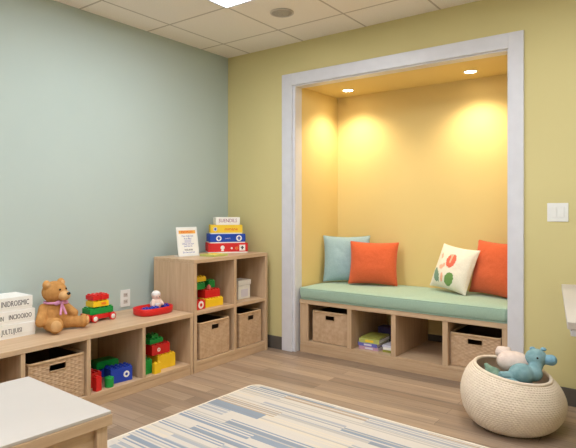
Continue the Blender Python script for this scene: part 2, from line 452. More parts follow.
# ------------------------------------------------------------ wicker bins
def weave_grid(bm, L, h, hole, org, ux, nrm, su=.026, rv=.0125, amp=.0042, du=.0052, dv=.0031):
    nu = max(2, int(L/du)); nv = max(2, int(h/dv)); g_ = []
    for j in range(nv + 1):
        v_ = h*j/nv; row = []; rowi = int(v_/rv)
        hp = abs(math.sin(PI*v_/rv))**.6
        for i in range(nu + 1):
            u = L*i/nu
            ph = math.sin(PI*u/su) * (1 if rowi % 2 else -1)
            edge = min(1, min(u, L-u)/.012)
            d = amp*(.35*ph*hp + .40*hp + .40*abs(math.sin(PI*u/su)) - .4)*edge
            p = Vector(org) + Vector(ux)*u + Vector((0, 0, v_)) + Vector(nrm)*d
            row.append(bm.verts.new(p))
        g_.append(row)
    for j in range(nv):
        for i in range(nu):
            u = L*(i+.5)/nu; v_ = h*(j+.5)/nv
            if hole and abs(u-L/2) < hole[0]/2 and hole[1] < v_ < hole[2]: continue
            bm.faces.new((g_[j][i], g_[j][i+1], g_[j+1][i+1], g_[j+1][i]))
def wicker_bin(label, w, d, h, loc, rz, amp=.0042, hw=.1, group='rectangular wicker bins in the cubbies'):
    """front faces local -Y"""
    t = thing('storage_basket', label, 'basket', loc, rz, group)
    bm = bmesh.new(); hole = (hw, h - .072, h - .032)
    z0 = .004
    weave_grid(bm, w, h-.012-z0, (hole[0], hole[1]-z0, hole[2]-z0), (-w/2, -d/2, z0), (1, 0, 0), (0, -1, 0), amp=amp)
    weave_grid(bm, d, h-.012-z0, None, (w/2, -d/2, z0), (0, 1, 0), (1, 0, 0), amp=amp, du=.0065, dv=.0042)
    weave_grid(bm, w, h-.012-z0, None, (w/2, d/2, z0), (-1, 0, 0), (0, 1, 0), amp=amp, du=.0065, dv=.0042)
    weave_grid(bm, d, h-.012-z0, None, (-w/2, d/2, z0), (0, -1, 0), (-1, 0, 0), amp=amp, du=.0065, dv=.0042)
    bmesh.ops.remove_doubles(bm, verts=bm.verts[:], dist=.0003)
    obj('woven_body', bm, 'wicker', t, True)
    # lining painted dark for the shade inside, with a matching hand hole
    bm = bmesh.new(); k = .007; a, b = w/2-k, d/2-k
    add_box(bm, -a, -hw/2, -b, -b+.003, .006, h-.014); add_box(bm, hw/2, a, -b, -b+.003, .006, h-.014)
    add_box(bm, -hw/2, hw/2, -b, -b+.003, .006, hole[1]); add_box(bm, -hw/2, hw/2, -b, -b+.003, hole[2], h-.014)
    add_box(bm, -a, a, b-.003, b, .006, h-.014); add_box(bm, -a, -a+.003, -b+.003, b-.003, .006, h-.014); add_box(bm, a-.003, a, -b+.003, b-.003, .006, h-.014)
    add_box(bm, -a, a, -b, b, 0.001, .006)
    obj('inner_face', bm, 'inner_shade', t)
    bm = bmesh.new(); zt = h - .009
    rr = .02
    pts = []
    for q, (sx, sy) in enumerate(((1, 1), (-1, 1), (-1, -1), (1, -1))):
        for kk in range(5):
            th = PI/2*q + PI/2*kk/4
            pts.append((sx*(w/2-.002-rr) + rr*math.cos(th), sy*(d/2-.002-rr) + rr*math.sin(th), zt))
    add_tube(bm, pts, .009, 8, True); obj('rim', bm, 'wicker_rim', t, True)
    z1, z2 = hole[1], hole[2]
    hp = [(-hw/2, -d/2-.002, z1), (hw/2, -d/2-.002, z1), (hw/2, -d/2-.002, z2), (-hw/2, -d/2-.002, z2)]
    obj('handle_opening', add_tube(bmesh.new(), hp, .0035, 6, True), 'wicker_rim', t, True)
    return t
E90 = math.radians(90)
wicker_bin('woven tan basket in the low shelf cubby behind the white topped table', .355, .40, .275, (.325, -2.045, .0832), E90)
wicker_bin('tan woven basket in the lower left cubby of the taller cabinet', .335, .42, .285, (.322, -.722, .0842), E90, .0028, .075)
wicker_bin('tan woven basket in the lower right cubby of the taller cabinet', .285, .42, .285, (.322, -.288, .0842), E90, .0028, .07)
wicker_bin("tan woven basket at the left end of the alcove bench", .352, .42, .272, (1.1065, .285, .1002), 0, .0016, .085)
wicker_bin('woven tan basket at the right end of the bench behind the round cream basket', .355, .40, .245, (2.322, .285, .1002), 0, .0042, .1)

# ------------------------------------------------------------ pillows
def pillow(label, w, h, th, base, rz, lean, roll, mat, print_=False, group=None):
    """base = point under the middle of the lower edge; local x along, z up, front = -y"""
    n = 56; bm = bmesh.new(); grids = []
    rx = random.random()*10
    def P(u, v_, s):
        x = w/2*u*(1 - .075*(1-v_*v_)); z = h/2*v_*(1 - .075*(1-u*u))
        k = max(0, (1-abs(u)**2.6))*max(0, (1-abs(v_)**2.6))
        t_ = th/2*k**.48
        nz = noise.noise(Vector((u*1.6+rx, v_*1.6, s)))*.008*k + noise.noise(Vector((u*5+rx, v_*5, s*3)))*.0025*k
        sag = .010*(1-v_)*k
        return (x, s*(t_ + nz + sag), z + h/2)
    idx = {}
    for s in (-1, 1):
        for j in range(n+1):
            for i in range(n+1):
                bd = i in (0, n) or j in (0, n)
                if bd and s == 1: idx[s, i, j] = idx[-1, i, j]; continue
                idx[s, i, j] = bm.verts.new(P(2*i/n-1, 2*j/n-1, s))
    for s in (-1, 1):
        for j in range(n):
            for i in range(n):
                q = [idx[s, i, j], idx[s, i+1, j], idx[s, i+1, j+1], idx[s, i, j+1]]
                if s == 1: q.reverse()
                f = bm.faces.new(q)
                if print_ and s == -1:
                    u, v_ = (2*(i+.5)/n-1), (2*(j+.5)/n-1)
                    f.material_index = print_(u, v_)
    mats = mat if isinstance(mat, list) else [mat]
    t = obj('throw_pillow', bm, mats, None, True)
    tag(t, label, 'pillow', group)
    t.matrix_world = Matrix.Translation(base) @ Matrix.Rotation(rz, 4, 'Z') @ Matrix.Rotation(-lean, 4, 'X') @ Matrix.Rotation(roll, 4, 'Y')
    pts = []
    for i in range(n): pts.append((P(2*i/n-1, -1, -1)))
    for i in range(n): pts.append((P(1, 2*i/n-1, -1)))
    for i in range(n): pts.append((P(1-2*i/n, 1, -1)))
    for i in range(n): pts.append((P(-1, 1-2*i/n, -1)))
    obj('piping', add_tube(bmesh.new(), pts, .0035, 6, True), mats[0], t, True)
    return t
def floral(u, v_):
    # tulip head, a bud, leaves
    def e(cx, cy, a, b, rot=0):
        dx, dy = u-cx, v_-cy; c_, s_ = math.cos(rot), math.sin(rot)
        return ((dx*c_+dy*s_)/a)**2 + ((-dx*s_+dy*c_)/b)**2 < 1
    if e(.04, .28, .28, .34):
        if e(.02, .33, .06, .2): return 2
        if e(-.02, .56, .1, .1): return 2
        return 1
    if e(-.40, -.10, .13, .12) or e(-.28, .0, .07, .12): return 2
    if e(.20, -.58, .24, .32, -.35) : return 3
    if e(-.60, -.50, .17, .34, .45): return 4
    if e(-.22, -.58, .08, .22, .1): return 2
    if e(-.42, -.62, .05, .2, .2): return 4
    if e(-.62, .42, .07, .14, .3): return 2
    return 0
D_ = math.radians
pillow('pale teal square pillow in the left corner of the alcove seat', .43, .425, .11, (1.030, .485, .580), D_(30), D_(9), 0, 'pillow_teal')
pillow('orange square pillow beside the pale teal pillow', .43, .385, .14, (1.312, .455, .580), D_(22), D_(15), D_(1), 'pillow_orange')
pillow('cream pillow with coral tulip and green leaf print', .38, .37, .13, (1.985, .45, .592), D_(-22), D_(20), D_(6), ['pillow_white', 'flower', 'flower_light', 'leaf', 'leaf_dark'], floral)
pillow('orange square pillow behind the floral print pillow in the right corner', .42, .425, .14, (2.335, .455, .578), D_(-20), D_(14), D_(2), 'pillow_orange')

# ------------------------------------------------------------ bench books
def flat_book(label, w, d, h, loc, rz, cov, band=None, grp=None):
    t = thing('book', label, 'book', loc, rz, grp)
    bm = bmesh.new(); c_ = .0022
    add_box(bm, -w/2, w/2, -d/2, d/2, 0, c_, .0006); add_box(bm, -w/2, w/2, -d/2, d/2, h-c_, h, .0006)
    add_box(bm, -w/2, w/2, -d/2, -d/2+c_, c_, h-c_)
    obj('cover', bm, cov, t); obj('pages', box(-w/2+.004, w/2-.004, -d/2+c_, d/2-.005, c_, h-c_), 'paper', t)
    if band: obj('spine_label', box(-w*.18, w*.22, -d/2-.0006, -d/2, h*.25, h*.75), band, t)
    return t
G = 'books lying in the bench cubby'
z = .1002
for (lb, w, d, h, cov, band, dx, rz) in (
    ('pink and lilac book at the bottom of the bench book stack', .175, .23, .026, 'book_pink', 'paper_lav', .004, 2),
    ('lilac blue book second from bottom in the bench book stack', .175, .23, .028, 'book_lilac', 'paper_lav', 0, -1),
    ('yellow green book third from bottom in the bench book stack', .178, .23, .034, 'paper_green', 'paper_yellow', .006, 3),
    ('dark olive book on top of the bench book stack', .165, .21, .010, 'book_olive', None, .012, 4)):
    flat_book(lb, w, d, h, (1.452+dx, .215, z), D_(rz), cov, band, G); z += h + .0003
z = .1002
for (lb, h, cov, rz) in (('thin dark book at the bottom of the small pile by the divider', .02, 'book_olive', 0), ('thin cream book in the middle of the small pile by the divider', .02, 'paper', 2), ('thin grey book on top of the small pile by the divider', .016, 'paper_lav', -2)):
    flat_book(lb, .095, .20, h, (1.628, .215, z), D_(rz), cov, None, G); z += h + .0003
flat_book('dark violet picture book lying behind the bench book stack', .26, .10, .13, (1.52, .46, .1002), 0, 'book_dark', None, G)

# ------------------------------------------------------------ toy bricks
def brick_bm(nx, ny, h, U=.032, tube=False):
    bm = bmesh.new(); a, b = nx*U/2-.0006, ny*U/2-.0006
    if tube: add_lathe(bm, [(a*.96, 0), (a, .002), (a, h-.002), (a*.96, h)], 32)
    else: add_box(bm, -a, a, -b, b, 0, h, .0022, 2)
    r_ = U*.30
    if tube: add_lathe(bm, [(r_, h), (r_, h+.007), (r_*.9, h+.0085)], 18); return bm
    for i in range(nx):
        for j in range(ny): add_lathe(bm, [(r_, h), (r_, h+.007), (r_*.9, h+.0085)], 18, ((i-(nx-1)/2)*U, (j-(ny-1)/2)*U, 0))
    return bm
def brick(label, nx, ny, h, col, loc, rz=0, grp=None, tube=False, sticker=None, U=.032):
    o = obj('toy_brick', brick_bm(nx, ny, h, U, tube), col, None, False, loc, (0, 0, D_(rz)))
    tag(o, label, 'toy brick', grp)
    if sticker:   # small printed badge on the +x face
        kind, sy, sz, r_ = sticker; X0 = nx*U/2-.0006
        s_ = obj('printed_badge', add_lathe(bmesh.new(), [(r_, X0), (r_, X0+.0012)], 20, (0, sy, sz), 'x'), 'paper', o)
        obj('badge_mark', add_lathe(bmesh.new(), [(r_*.45, X0+.0012), (r_*.45, X0+.0020)], 16, (0, sy, sz), 'x'), kind, s_)
    return o
G = 'toy bricks in the low shelf cubby by the wicker basket'; z = .0832
brick('blue toy brick with a round white badge in the low shelf', 3, 5, .096, 'blue', (.442, -1.560, z), -8, G, sticker=('blue', .035, .048, .022))
brick('green round toy brick in front of the badge brick', 2, 2, .062, 'green', (.500, -1.672, z), 0, G, True, U=.030)
brick('small red toy brick at the front left of the cubby with the green arch', 1, 1, .088, 'red', (.505, -1.765, z), 4, G, U=.042)
brick('red toy plank brick lying behind the round green brick', 3, 3, .090, 'red', (.390, -1.735, z), 6, G)
brick('dark blue toy brick behind the red plank brick', 4, 6, .050, 'blue', (.235, -1.590, z), 0, G)
# green arch
bm = bmesh.new(); n = 20
outer = [(-.09, 0), (-.09, .05)] + [(-.09 + .0, .05)] ; prof = []
for k in range(n+1):
    a = PI*k/n; prof.append((-.030*math.cos(a), .022*math.sin(a)))
sil = [(-.085, 0), (-.085, .030)] + [(-.085+.02*(1-math.cos(PI/2*k/6)), .030+.020*math.sin(PI/2*k/6)) for k in range(1, 7)] + [(.085-.02*(1-math.cos(PI/2*k/6)), .030+.020*math.sin(PI/2*k/6)) for k in range(6, -1, -1)] + [(.085, 0)]
full = sil + list(reversed(prof))
A = [bm.verts.new((-.05, y, zz)) for y, zz in full]; B = [bm.verts.new((.05, y, zz)) for y, zz in full]
bm.faces.new(list(reversed(A))); bm.faces.new(B)
for i in range(len(full)): bm.faces.new((A[i], A[(i+1) % len(A)], B[(i+1) % len(A)], B[i]))
bmesh.ops.triangulate(bm, faces=[f for f in bm.faces if len(f.verts) > 4]); bmesh.ops.recalc_face_normals(bm, faces=bm.faces[:])
o = obj('toy_arch_brick', bm, 'green', None, False, (.250, -1.540, z + .0595), (0, 0, D_(-4))); tag(o, 'green arched toy brick resting behind and above the badge brick', 'toy brick', G)

G = 'toy bricks in the right end cubby of the low shelf'
brick('tall green toy brick at the left of the right end cubby', 2, 2, .098, 'green', (.462, -1.345, z), 3, G)
brick('small yellow toy brick in front of the green tower brick', 1, 2, .074, 'yellow', (.522, -1.298, z), 0, G, U=.030)
brick('large yellow toy brick under the red brick in the low shelf', 4, 5, .098, 'yellow', (.415, -1.165, z), -3, G, U=.032)
brick('red toy brick with white badge on the large yellow brick', 4, 5, .072, 'red', (.400, -1.205, z + .107), -3, G, sticker=('pink', -.02, .036, .014))
brick('dark red toy brick behind the green tower brick', 3, 2, .17, 'red', (.30, -1.355, z), 0, G)
brick('green toy brick on top of the red badge brick', 3, 4, .030, 'green', (.395, -1.235, z + .188), 5, G)
brick('small green toy brick topping the low shelf brick tower', 2, 2, .020, 'green', (.395, -1.235, z + .227), 5, G)

G = 'toy bricks in the upper cubby of the taller cabinet'; z = .4642
brick('white and red badge toy brick at the front of the upper cubby', 2, 3, .066, 'red', (.470, -0.846, z), 2, G, sticker=('red', 0, .036, .030))
brick('long yellow toy brick at the bottom of the upper cubby pile', 3, 6, .064, 'yellow', (.440, -0.678, z), -2, G)
brick('small yellow toy brick behind the white badge brick', 2, 2, .108, 'yellow', (.36, -0.863, z), 0, G)
brick('red toy brick resting on the long yellow brick', 3, 5, .060, 'red', (.425, -0.683, z + .073), -3, G)
brick('left green toy brick under the yellow top brick', 2, 3, .050, 'green', (.40, -0.778, z + .142), 4, G)
brick('right green toy brick beside the pink stud brick', 2, 2, .058, 'green', (.40, -0.650, z + .142), -6, G)
brick('small pink toy brick between the green bricks', 1, 1, .026, 'pink', (.458, -0.716, z + .142), 0, G, U=.026)
brick('yellow toy brick topping the upper cubby pile', 2, 4, .036, 'yellow', (.385, -0.768, z + .201), 3, G)

# white lidded bin
t = thing('storage_bin', 'small white lidded bin in the upper right cubby of the taller cabinet', 'bin', (.385, -.262, .4642))
obj('body', box(-.075, .055, -.078, .078, 0, .118, .006, 3), 'plastic_white', t)
obj('lid', box(-.080, .060, -.084, .084, .1185, .165, .006, 3), 'plastic_white', t)
obj('label_panel', box(.0551, .0565, -.045, .045, .02, .085, .0005), 'paper_lav', t)

# ------------------------------------------------------------ games and papers on the taller cabinet
RT = (PI/2, 0, PI/2)       # lettering facing +x
G = 'board game boxes stacked on the taller cabinet'
def game(label, mat, y0, y1, z0, h, x1, dx, rz):
    t = thing('board_game_box', label, 'board game', (x1, y0, z0), D_(rz), G); w = y1/2; x1 = 0; y0 = 0
    obj('box_base', box(-dx/2+.002, dx/2-.002, -w+.002, w-.002, 0, h*.3), 'paper', t)
    obj('box_lid', box(-dx/2, dx/2, -w, w, h*.12, h, .002), mat, t)
    return t, dx/2
def badge(t, X0, y, z, r_, col, mark=None, sq=False):
    if sq: o = obj('printed_badge', box(X0, X0+.001, y-r_, y+r_, z-r_, z+r_), col, t)
    else: o = obj('printed_badge', add_lathe(bmesh.new(), [(r_, X0), (r_, X0+.001)], 24, (0, y, z), 'x'), col, t)
    if mark:
        bm = bmesh.new(); add_box(bm, X0+.001, X0+.0017, y-r_*.25, y+r_*.25, z-r_*.6, z+r_*.6); add_box(bm, X0+.001, X0+.0017, y-r_*.55, y+r_*.55, z-r_*.1, z+r_*.25)
        obj('badge_mark', bm, mark, o)
t, X0 = game('red board game box at the bottom of the stack of games', 'paper_red', -.262, .350, .8622, .086, .225, .21, -38)
badge(t, X0, -.05, .048, .018, 'paper'); badge(t, X0, .03, .042, .009, 'paper'); badge(t, X0, .125, .045, .026, 'paper', 'ink', True)
bm = bmesh.new(); add_box(bm, X0, X0+.001, -.062, -.038, .018, .030); obj('printed_mark', bm, 'paper', t)
text('lettering', 'ci', .045, 'paper_orange', t, (X0+.0008, .075, .045), RT)
t, X0 = game('blue board game box with two round white emblems', 'paper_blue', -.268, .315, .8622+.087, .080, .222, .20, -36)
badge(t, X0, -.08, .042, .024, 'paper', 'paper_blue'); badge(t, X0, .10, .042, .026, 'paper', 'paper_blue')
text('lettering', 'ooco', .022, 'paper_lav', t, (X0+.0008, .0, .042), RT)
t, X0 = game('yellow board game box between the blue and white game boxes', 'paper_yellow', -.270, .280, .8622+.168, .078, .220, .19, -40)
badge(t, X0, -.10, .042, .018, 'paper_lav', 'paper_blue')
text('lettering', 'mmane', .040, 'paper_red', t, (X0+.0008, .04, .042), RT)
t, X0 = game('white board game box with purple letters on top of the stack of games', 'paper', -.262, .215, .8622+.247, .066, .225, .17, -38)
text('lettering', 'SUENDILS', .044, 'ink_purple', t, (X0+.0008, 0, .036), RT, sx=.85)

# thin book beside the sign
t = thing('book', 'thin green and yellow book lying beside the standing sign', 'book', (.415, -.615, .8622), D_(4))
obj('cover', box(-.075, .075, -.09, .09, 0, .017, .001), 'paper_green', t)
obj('pages', box(-.070, .070, .0901, .098, .002, .015), 'paper', t)
obj('cover_picture', box(-.05, .05, -.06, .06, .0171, .0176), 'paper_yellow', t)
# leaning sign
t = thing('sign_holder', 'white standing sign with an orange heading on the taller cabinet', 'sign', (.262, -.745, .8630), rot=(0, D_(-11), D_(-12)))
obj('backing_panel', box(-.006, 0, -.098, .098, 0, .24, .002), 'plastic_white', t)
obj('foot', box(-.075, .012, -.098, .098, -.0005, .0035, .001), 'plastic_white', t, rot=(0, D_(11), 0))
pg = obj('paper_sheet', box(.0003, .0012, -.086, .086, .012, .228), 'paper', t)
obj('heading_band', box(.0013, .0020, -.078, .078, .185, .212), 'paper_orange', pg)
text('lettering', 'EVOPLAY', .026, 'paper_red', pg, (.0022, 0, .198), RT)
for k, (s, z_) in enumerate((('Ore Soiln lon', .165), ('ln a dleo', .145), ('Ohea me hor', .10), ('isel tne lo', .082), ('WELREN', .050), ('Sio len aod ot', .030))):
    text('lettering', s, .020, 'ink' if k in (4,) else 'book_lilac', pg, (.0014, 0, z_), RT)
obj('picture', box(.0013, .0018, -.03, .03, .108, .136), 'paper_lav', pg)

# ------------------------------------------------------------ white boxes on the low shelf
G = 'white lettered boxes stacked on the low shelf'
def wbox(label, x1, y0, y1, z0, h, lines, rz=0):
    t = thing('lettered_box', label, 'box', (x1-.11, (y0+y1)/2, z0), D_(rz), G); w = (y1-y0)/2
    obj('box_base', box(-.108, .108, -w+.002, w-.002, 0, h*.35), 'paper', t)
    obj('box_lid', box(-.11, .11, -w, w, h*.22, h, .002), 'paper', t)
    for s, sz, y, z_, ax in lines: text('lettering', s, sz, 'ink', t, (.1108, y, z_), RT, sx=ax)
zz = .4622
wbox('white lettered box at the bottom of its stack beside the teddy bear', .255, -2.400, -2.035, zz, .082, [('JULTLIJUISI', .042, .035, .042, .62)])
wbox('white lettered box in the middle of the stack beside the teddy bear', .252, -2.405, -2.037, zz+.083, .080, [('IIIOIIN', .040, -.045, .040, .62), ('INCIOOIOO', .042, .090, .042, .62)], 1)
wbox('white lettered box on top of the stack beside the teddy bear', .248, -2.415, -2.050, zz+.164, .082, [('INIDROISMIC', .048, .075, .043, .60)], -1)

# ------------------------------------------------------------ teddy bear
t = thing('teddy_bear', 'brown teddy bear with a pink bow sitting on the low shelf', 'teddy bear', (.242, -1.905, .4650), D_(4))
bm = bmesh.new()
add_ell(bm, (0, 0, .085), (.072, .078, .088)); add_ell(bm, (-.002, 0, .140), (.060, .064, .062))
add_ell(bm, (.004, .000, .245), (.072, .080, .070))                        # head
hy = D_(16)                                                                # head yaw
def hd(f, s, u): return (.004 + f*math.cos(hy) - s*math.sin(hy), f*math.sin(hy) + s*math.cos(hy), .245 + u)
for s in (-1, 1): add_ell(bm, hd(-.006, s*.066, .052), (.020, .030, .030), (0, 0, hy))
add_ell(bm, hd(.054, 0, -.014), (.040, .038, .032), (0, 0, hy))
add_limb(bm, (-.005, -.074, .150), (.030, -.112, .070), .028, .034)            # right arm hangs
add_limb(bm, (.010, .062, .150), (.060, .104, .098), .031, .028)           # left arm reaches
add_limb(bm, (.03, -.050, .045), (.115, -.070, .046), .043, .040); add_ell(bm, (.128, -.074, .052), (.030, .046, .050), (0, 0, D_(-28)))
add_limb(bm, (.03, .055, .043), (.095, .125, .040), .041, .036); add_ell(bm, (.108, .142, .046), (.028, .042, .045), (0, 0, D_(50)))
bear = fused('body', bm, 'bear', t, .005, 4)
bm = add_ell(bmesh.new(), hd(.078, -.002, -.020), (.036, .040, .032), (0, 0, hy)); obj('muzzle', bm, 'bear_light', t, True)
bm = add_ell(bmesh.new(), hd(.111, -.002, -.006), (.010, .014, .010), (0, 0, hy)); obj('nose', bm, 'black', t, True)
for s in (-1, 1):
    bm = add_ell(bmesh.new(), hd(.066, s*.028, .020), (.0068, .0068, .0068)); obj('eye', bm, 'black', t, True)
    obj('inner_ear', add_ell(bmesh.new(), hd(.010, s*.066, .052), (.010, .018, .018), (0, 0, hy)), 'bear_light', t, True)
obj('foot_pad', add_ell(bmesh.new(), (.150, -.086, .052), (.011, .032, .036), (0, 0, D_(-28))), 'bear_light', t, True)
obj('foot_pad', add_ell(bmesh.new(), (.124, .161, .047), (.011, .028, .032), (0, 0, D_(50))), 'bear_light', t, True)
bm = bmesh.new()
add_ell(bm, (.070, .010, .178), (.012, .012, .012))
add_ell(bm, (.064, -.018, .180), (.009, .024, .014), (D_(15), 0, 0)); add_ell(bm, (.064, .038, .180), (.009, .024, .014), (D_(-15), 0, 0))
for sgn, yy in ((-1, -.016), (1, .022)):
    a = Vector((.073, .006, .172)); bpt = Vector((.092, yy+.0, .110))
    for k in range(10):
        p = a.lerp(bpt, k/9); add_ell(bm, p, (.004, .009, .007), (0, 0, 0), 10, 8)
obj('bow', bm, 'ribbon', t, True)
pts = [(.004 + .062*math.cos(a*PI/12), .004+.066*math.sin(a*PI/12), .180) for a in range(24)]
obj('neck_ribbon', add_tube(bmesh.new(), pts, .007, 8, True), 'ribbon', t, True)

# ------------------------------------------------------------ toy brick train
t = thing('toy_vehicle', 'toy truck of red, green and yellow bricks on white wheels', 'toy', (.205, -1.552, .4622), D_(0))
o = obj('chassis', box(-.045, .045, -.100, .100, .018, .052, .004), 'red', t)
obj('bumper', box(-.040, .052, -.118, -.1005, .008, .060, .004), 'red', t)
for sx in (-1, 1):
    for sy in (-.068, .074):
        bm = add_lathe(bmesh.new(), [(.020, -.010), (.026, -.007), (.026, .007), (.020, .010)], 28, (sx*.056, sy, .026), 'x')
        w_ = obj('wheel', bm, 'red', t, True)
        X1 = .0665 if sx > 0 else -.0685
        obj('hubcap', add_lathe(bmesh.new(), [(.017, 0), (.015, .002)], 24, (X1, sy, .026), 'x'), 'plastic_white', w_, True)
def tb(name, ny, y, z_, h, col, nx=3):
    return obj(name, brick_bm(nx, ny, h, .0315), col, t, False, (0, y, z_))
tb('green_brick', 6, -.006, .0525, .042, 'green'); tb('yellow_brick', 4, -.010, .103, .038, 'yellow')
obj('printed_mark', box(.0468, .0478, -.010, .028, .115, .130), 'orange', t)
tb('red_brick', 2, -.042, .150, .032, 'red'); tb('red_brick', 2, .022, .150, .032, 'red')

# ------------------------------------------------------------ red tray with blue bricks, doll
def oval(a, b, z, n=56, p=3.2):
    out = []
    for i in range(n):
        th = 2*PI*i/n; c_, s_ = math.cos(th), math.sin(th)
        out.append((a*abs(c_)**(2/p)*(1 if c_ > 0 else -1), b*abs(s_)**(2/p)*(1 if s_ > 0 else -1), z))
    return out
t = thing('toy_tray', 'red oval toy tray filled with blue bricks on the low shelf', 'toy tray', (.315, -1.158, .4622))
bm = bmesh.new(); rings = []
for a, b, z_ in ((.075, .125, 0), (.092, .140, .001), (.098, .147, .012), (.100, .150, .052), (.097, .147, .055), (.092, .142, .052), (.088, .138, .012), (.07, .12, .008)):
    rings.append([bm.verts.new(p) for p in oval(a, b, z_)])
for a_, b_ in zip(rings, rings[1:]):
    n = len(a_)
    for i in range(n): bm.faces.new((a_[i], a_[(i+1) % n], b_[(i+1) % n], b_[i]))
bm.faces.new(list(reversed(rings[0]))); bm.faces.new(rings[-1])
obj('tray_body', bm, 'red', t, True)
G = 'blue bricks inside the red tray'
for lb, x, y, nx, ny, rz in (('blue toy brick at the left end of the red tray', .335, -1.235, 2, 2, 10), ('blue toy brick left of the doll in the red tray', .345, -1.168, 2, 2, -14), ('blue toy brick at the right end of the red tray', .310, -1.052, 2, 2, 5)):
    brick(lb, nx, ny, .040, 'blue', (x, y, .4716), rz, G, U=.030)
t = thing('doll', 'pale pink and white soft doll sitting in the red tray', 'doll', (.290, -1.110, .4740), D_(-10))
bm = bmesh.new()
add_ell(bm, (0, 0, .050), (.036, .042, .046)); add_ell(bm, (0, 0, .112), (.031, .034, .033)); add_limb(bm, (0, 0, .075), (0, 0, .09), .018, .016, 3)
add_limb(bm, (.005, -.030, .075), (.030, -.045, .050), .014, .012); add_limb(bm, (.005, .030, .075), (.034, .036, .052), .014, .012)
add_limb(bm, (.02, -.020, .016), (.045, -.026, .014), .014, .012); 
fused('body', bm, 'doll_skin', t, .004, 3)
bm = bmesh.new(); add_ell(bm, (-.004, 0, .122), (.033, .036, .029)); obj('bonnet', bm, 'doll_cloth', t, True)
bm = bmesh.new(); add_ell(bm, (-.004, 0, .052), (.040, .046, .036)); obj('clothing', bm, 'doll_cloth', t, True)
for s in (-1, 1): obj('eye', add_ell(bmesh.new(), (.030, s*.011, .106), (.003, .003, .003)), 'black', t, True)
obj('nose', add_ell(bmesh.new(), (.032, 0, .100), (.004, .004, .003)), 'pink', t, True)

# ------------------------------------------------------------ rug
bm = bmesh.new(); RW, RD = 1.95, 1.62; rc = .07; pts = []
for q, (sx, sy) in enumerate(((1, 1), (-1, 1), (-1, -1), (1, -1))):
    for k in range(8):
        th = PI/2*q + PI/2*k/7
        py_ = sy*(RD/2-rc) + rc*math.sin(th)
        pts.append((sx*(RW/2-rc) + rc*math.cos(th) - .020*py_, py_))     # lies slightly out of square
A = [bm.verts.new((x, y, .0)) for x, y in pts]; B = [bm.verts.new((x, y, .010)) for x, y in pts]
bm.faces.new(list(reversed(A))); bm.faces.new(B)
for i in range(len(A)): bm.faces.new((A[i], A[(i+1) % len(A)], B[(i+1) % len(A)], B[i]))
rr = D_(-2.4); cx, cy = 1.095, -.885
ctr = (cx + .008 + (RW/2)*math.cos(rr) + (RD/2)*math.sin(rr), cy + (RW/2)*math.sin(rr) - (RD/2)*math.cos(rr), .0005)
rug = obj('area_rug', bm, 'rug', None, False, ctr, (0, 0, rr)); tag(rug, 'cream area rug with broken blue grey and tan stripes on the plank floor', 'rug')
obj('rug_binding', add_tube(bmesh.new(), [(x, y, .007) for x, y in pts], .0065, 8, True), 'rug_edge', rug, True)

# ------------------------------------------------------------ foreground table/cabinet with white top
t = thing('play_table', 'low wooden table with a white top in the lower left foreground', 'table', (1.180, -2.560, 0), D_(-2.5))
TW, TD, TZ = .655, 1.05, .50
obj('white_top', box(.004, TW-.004, -TD+.004, -.004, TZ-.012, TZ, .002), 'laminate', t)
obj('edge_band', box(0, TW, -TD, 0, TZ-.052, TZ-.0125, .003), 'wood_y', t)
for x_, y_ in ((.035, -.035), (TW-.035, -.035), (.035, -TD+.035), (TW-.035, -TD+.035)):
    obj('leg', box(x_-.022, x_+.022, y_-.022, y_+.022, 0, TZ-.0525, .003), 'wood_z', t)
obj('side_panel', box(TW-.048, TW-.030, -TD+.0575, -.0575, .04, TZ-.0525, .002), 'wood_y', t)
obj('side_panel', box(.030, .048, -TD+.0575, -.0575, .04, TZ-.0525, .002), 'wood_y', t)
obj('end_panel', box(.0575, TW-.0575, -.048, -.030, .04, TZ-.0525, .002), 'wood_x', t)

# ------------------------------------------------------------ white desk at the right edge
t = thing('desk', 'white desk top with a grey underside edge at the right side', 'desk', (2.940, -.262, 0), D_(10.5))
obj('desk_top', box(0, .72, -1.20, 0, .770, .800, .003), 'laminate', t)
obj('underframe', box(.012, .70, -1.19, -.012, .742, .7695, .002), 'grille' if False else 'trim', t)
for y_ in (-.15, -1.05):
    obj('leg', box(.40, .45, y_-.025, y_+.025, .02, .7415, .004), 'trim', t)
    obj('foot', box(.20, .66, y_-.03, y_+.03, 0, .0195, .004), 'trim', t)

# ------------------------------------------------------------ round knitted basket
BX, BY = 2.731, -.546
right = Vector((.803, .596, 0)); toward = Vector((.596, -.803, 0))
prof = [(a_*.968, b_) for a_, b_ in ((.02, .0), (.13, .0), (.185, .006), (.235, .035), (.272, .085), (.289, .145), (.290, .195), (.275, .245), (.252, .287), (.226, .315), (.212, .326))]
def smooth_prof(pr, n):
    L = [0]
    for a, b in zip(pr, pr[1:]): L.append(L[-1] + math.dist(a, b))
    out = []
    for k in range(n+1):
        s = L[-1]*k/n; i = max(j for j in range(len(L)) if L[j] <= s + 1e-9); i = min(i, len(pr)-2)
        t_ = (s-L[i])/(L[i+1]-L[i]); p0 = Vector(pr[max(i-1, 0)]); p1 = Vector(pr[i]); p2 = Vector(pr[i+1]); p3 = Vector(pr[min(i+2, len(pr)-1)])
        out.append(.5*((2*p1) + (-p0+p2)*t_ + (2*p0-5*p1+4*p2-p3)*t_*t_ + (-p0+3*p1-3*p2+p3)*t_**3))
    return out, L[-1]
sp_, Ltot = smooth_prof(prof, 170)
rows = 42; stitches = 84; NU = 84*6
def tiltz(dx, dy, z_):
    f = max(0, z_/.33)**1.5; v2 = Vector((dx, dy, 0))
    return f*(-.125*v2.dot(right) - .10*v2.dot(toward) - .006)
bm = bmesh.new(); grid = []
